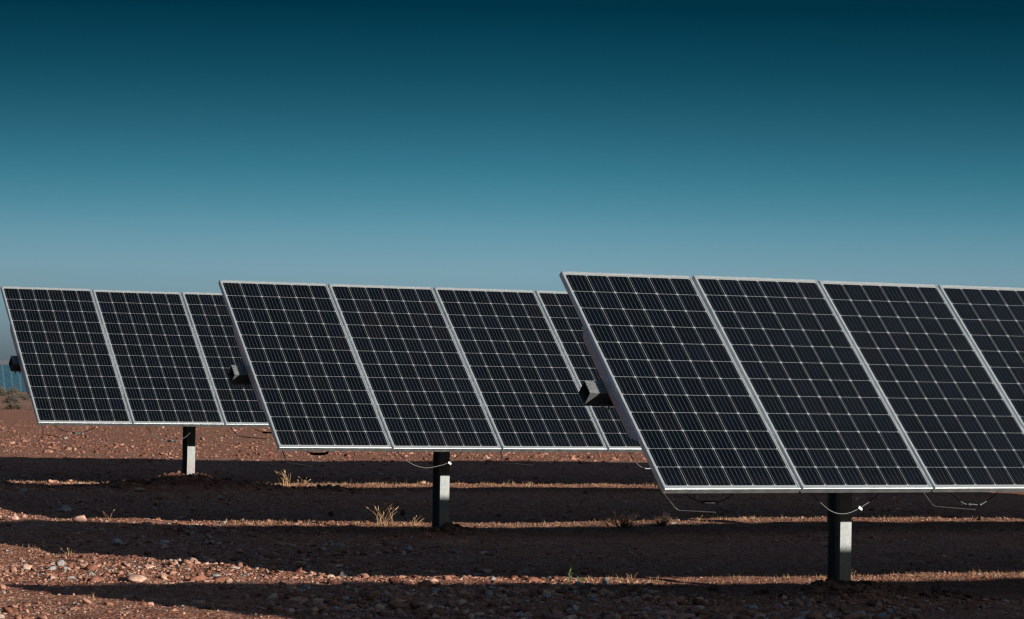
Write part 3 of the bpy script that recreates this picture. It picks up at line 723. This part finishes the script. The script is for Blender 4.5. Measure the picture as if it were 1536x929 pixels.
for k, (uu, ww, h, wd, lab) in enumerate([(19.5, 76.0, .30, .34, 'rounder grey green scrub bush on the far ground at the left edge'),
                                          (15.7, 63.4, .17, .26, 'lower straggly scrub bush on the far ground nearer the camera'),
                                          (18.0, 79.0, .35, .35, 'faint scrub bush farthest left near the wire fence')]):
    branchy('scrub_bush', uu, ww, h, wd, 30, lab, 'bush', M_twig, seed=20 + k, width=.006, leafmat=M_scrub, nleaf=10, leafs=.03, group='scrub bushes on the far ground')

# ------------------------------------------------------------------ chain link fence and the far solar field
def fence(x0, x1, y, h):
    root = empty('chain_link_fence', ((x0 + x1) / 2, y, 0)); xc = (x0 + x1) / 2
    u_, w_ = to_uw(xc, y); z0 = h1(u_, w_); root.location.z = z0
    tag(root, 'tall wire mesh fence crossing the far ground beyond the tracker rows', 'fence')
    k = np.arange(x0 - h, x1, .085); n = len(k); r = .0022; V = []; Fc = []
    for sgn in (1, -1):
        for a in k:
            b0, b1 = (a, a + h) if sgn > 0 else (a + h, a)
            q = len(V); yo = .003 * sgn
            V += [(b0 - xc - r, yo - r, .04), (b0 - xc + r, yo - r, .04), (b0 - xc, yo + r, .04), (b1 - xc - r, yo - r, h), (b1 - xc + r, yo - r, h), (b1 - xc, yo + r, h)]
            Fc += [(q, q + 1, q + 4, q + 3), (q + 1, q + 2, q + 5, q + 4), (q + 2, q, q + 3, q + 5)]
    b = MB(); b.v = V; b.f = Fc; b.t = [.5] * len(V); b.build('wire_mesh', M_galv, root)
    x = x0 + 1.2
    while x < x1:
        pb = MB(); pb.tube([(x - xc, .03, -.3), (x - xc, .03, h + .05)], .022, 8); pb.build('post', M_galv, root); x += 3.0
    for zz in (.06, h * .5, h - .02):
        rb = MB(); rb.tube([(x0 - xc, .012, zz), (x1 - xc, .012, zz)], .0025, 5); rb.build('tension_wire', M_galv, root)
fence(-26.2, 25, 82.0, 2.3)

def blue_panel():
    mt, nt, b = mat('far_panel_sky_tint'); o = objco(nt); sp = nt.nodes.new('ShaderNodeSeparateXYZ'); nt.links.new(o, sp.inputs[0])
    f = mathn(nt, 'FRACT', mathn(nt, 'DIVIDE', sp.outputs[0], .36))
    st_ = mathn(nt, 'LESS_THAN', f, .16)
    wn = nt.nodes.new('ShaderNodeTexWhiteNoise'); wn.noise_dimensions = '1D'; nt.links.new(mathn(nt, 'FLOOR', mathn(nt, 'DIVIDE', sp.outputs[0], .36)), wn.inputs['W'])
    c = mixc(nt, wn.outputs[0], (.004, .026, .045), (.008, .042, .065)); c = mixc(nt, st_, c, (.032, .066, .08))  # blue of the reflected sky put into the base colour
    nt.links.new(c, b.inputs['Base Color']); b.inputs['Roughness'].default_value = .25
    b.inputs['Specular IOR Level'].default_value = .3
    return mt
M_blue = blue_panel()
def far_array(xc, y, length, label):
    u_, w_ = to_uw(xc, y); z0 = h1(u_, w_)
    root = empty('solar_array', (xc, y, z0), d2r(20)); tag(root, label, 'solar array', 'rows of the far solar field')
    b = MB(); b.box((-length / 2, -.02, 0), (length / 2, 1.45, .04))
    b.build('panel_surface', M_blue, root, (0, -.4, .14), (d2r(52), 0, 0))
    for k in range(int(length / 3.5) + 1):
        lb_ = MB(); lb_.box((-.05, -.05, -.3), (.05, .05, .75)); lb_.build('leg', M_galv, root, (-length / 2 + .5 + k * 3.5, .1, 0))
far_array(-20.5, 128, 24, 'front row of blue panels in the far solar field at the left edge')
far_array(-22.5, 140, 24, 'second row of blue panels behind the front one in the far solar field')
for k in range(9):
    branchy('scrub_bush', *to_uw(-20.3 + .55 * k + random.uniform(-.2, .2), 108 + random.uniform(-5, 6)), random.uniform(.12, .3), random.uniform(.25, .5), 18,
            'low brown tussock on the far bank below the blue panels', 'bush', M_twig, seed=60 + k, width=.008, leafmat=M_scrub, nleaf=7, leafs=.04, group='brown tussocks on the far bank')
branchy('scrub_bush', *to_uw(-21.9, 121), .4, .7, 40, 'dark scrub in front of the far blue panels at the very left edge', 'bush', M_twig, seed=40, width=.01, leafmat=M_scrub, nleaf=10, leafs=.05, group='scrub bushes on the far ground')
branchy('scrub_bush', *to_uw(-20.9, 119), .3, .7, 36, 'low scrub in front of the far blue panels next to the farthest tracker', 'bush', M_twig, seed=41, width=.01, leafmat=M_scrub, nleaf=10, leafs=.05, group='scrub bushes on the far ground')
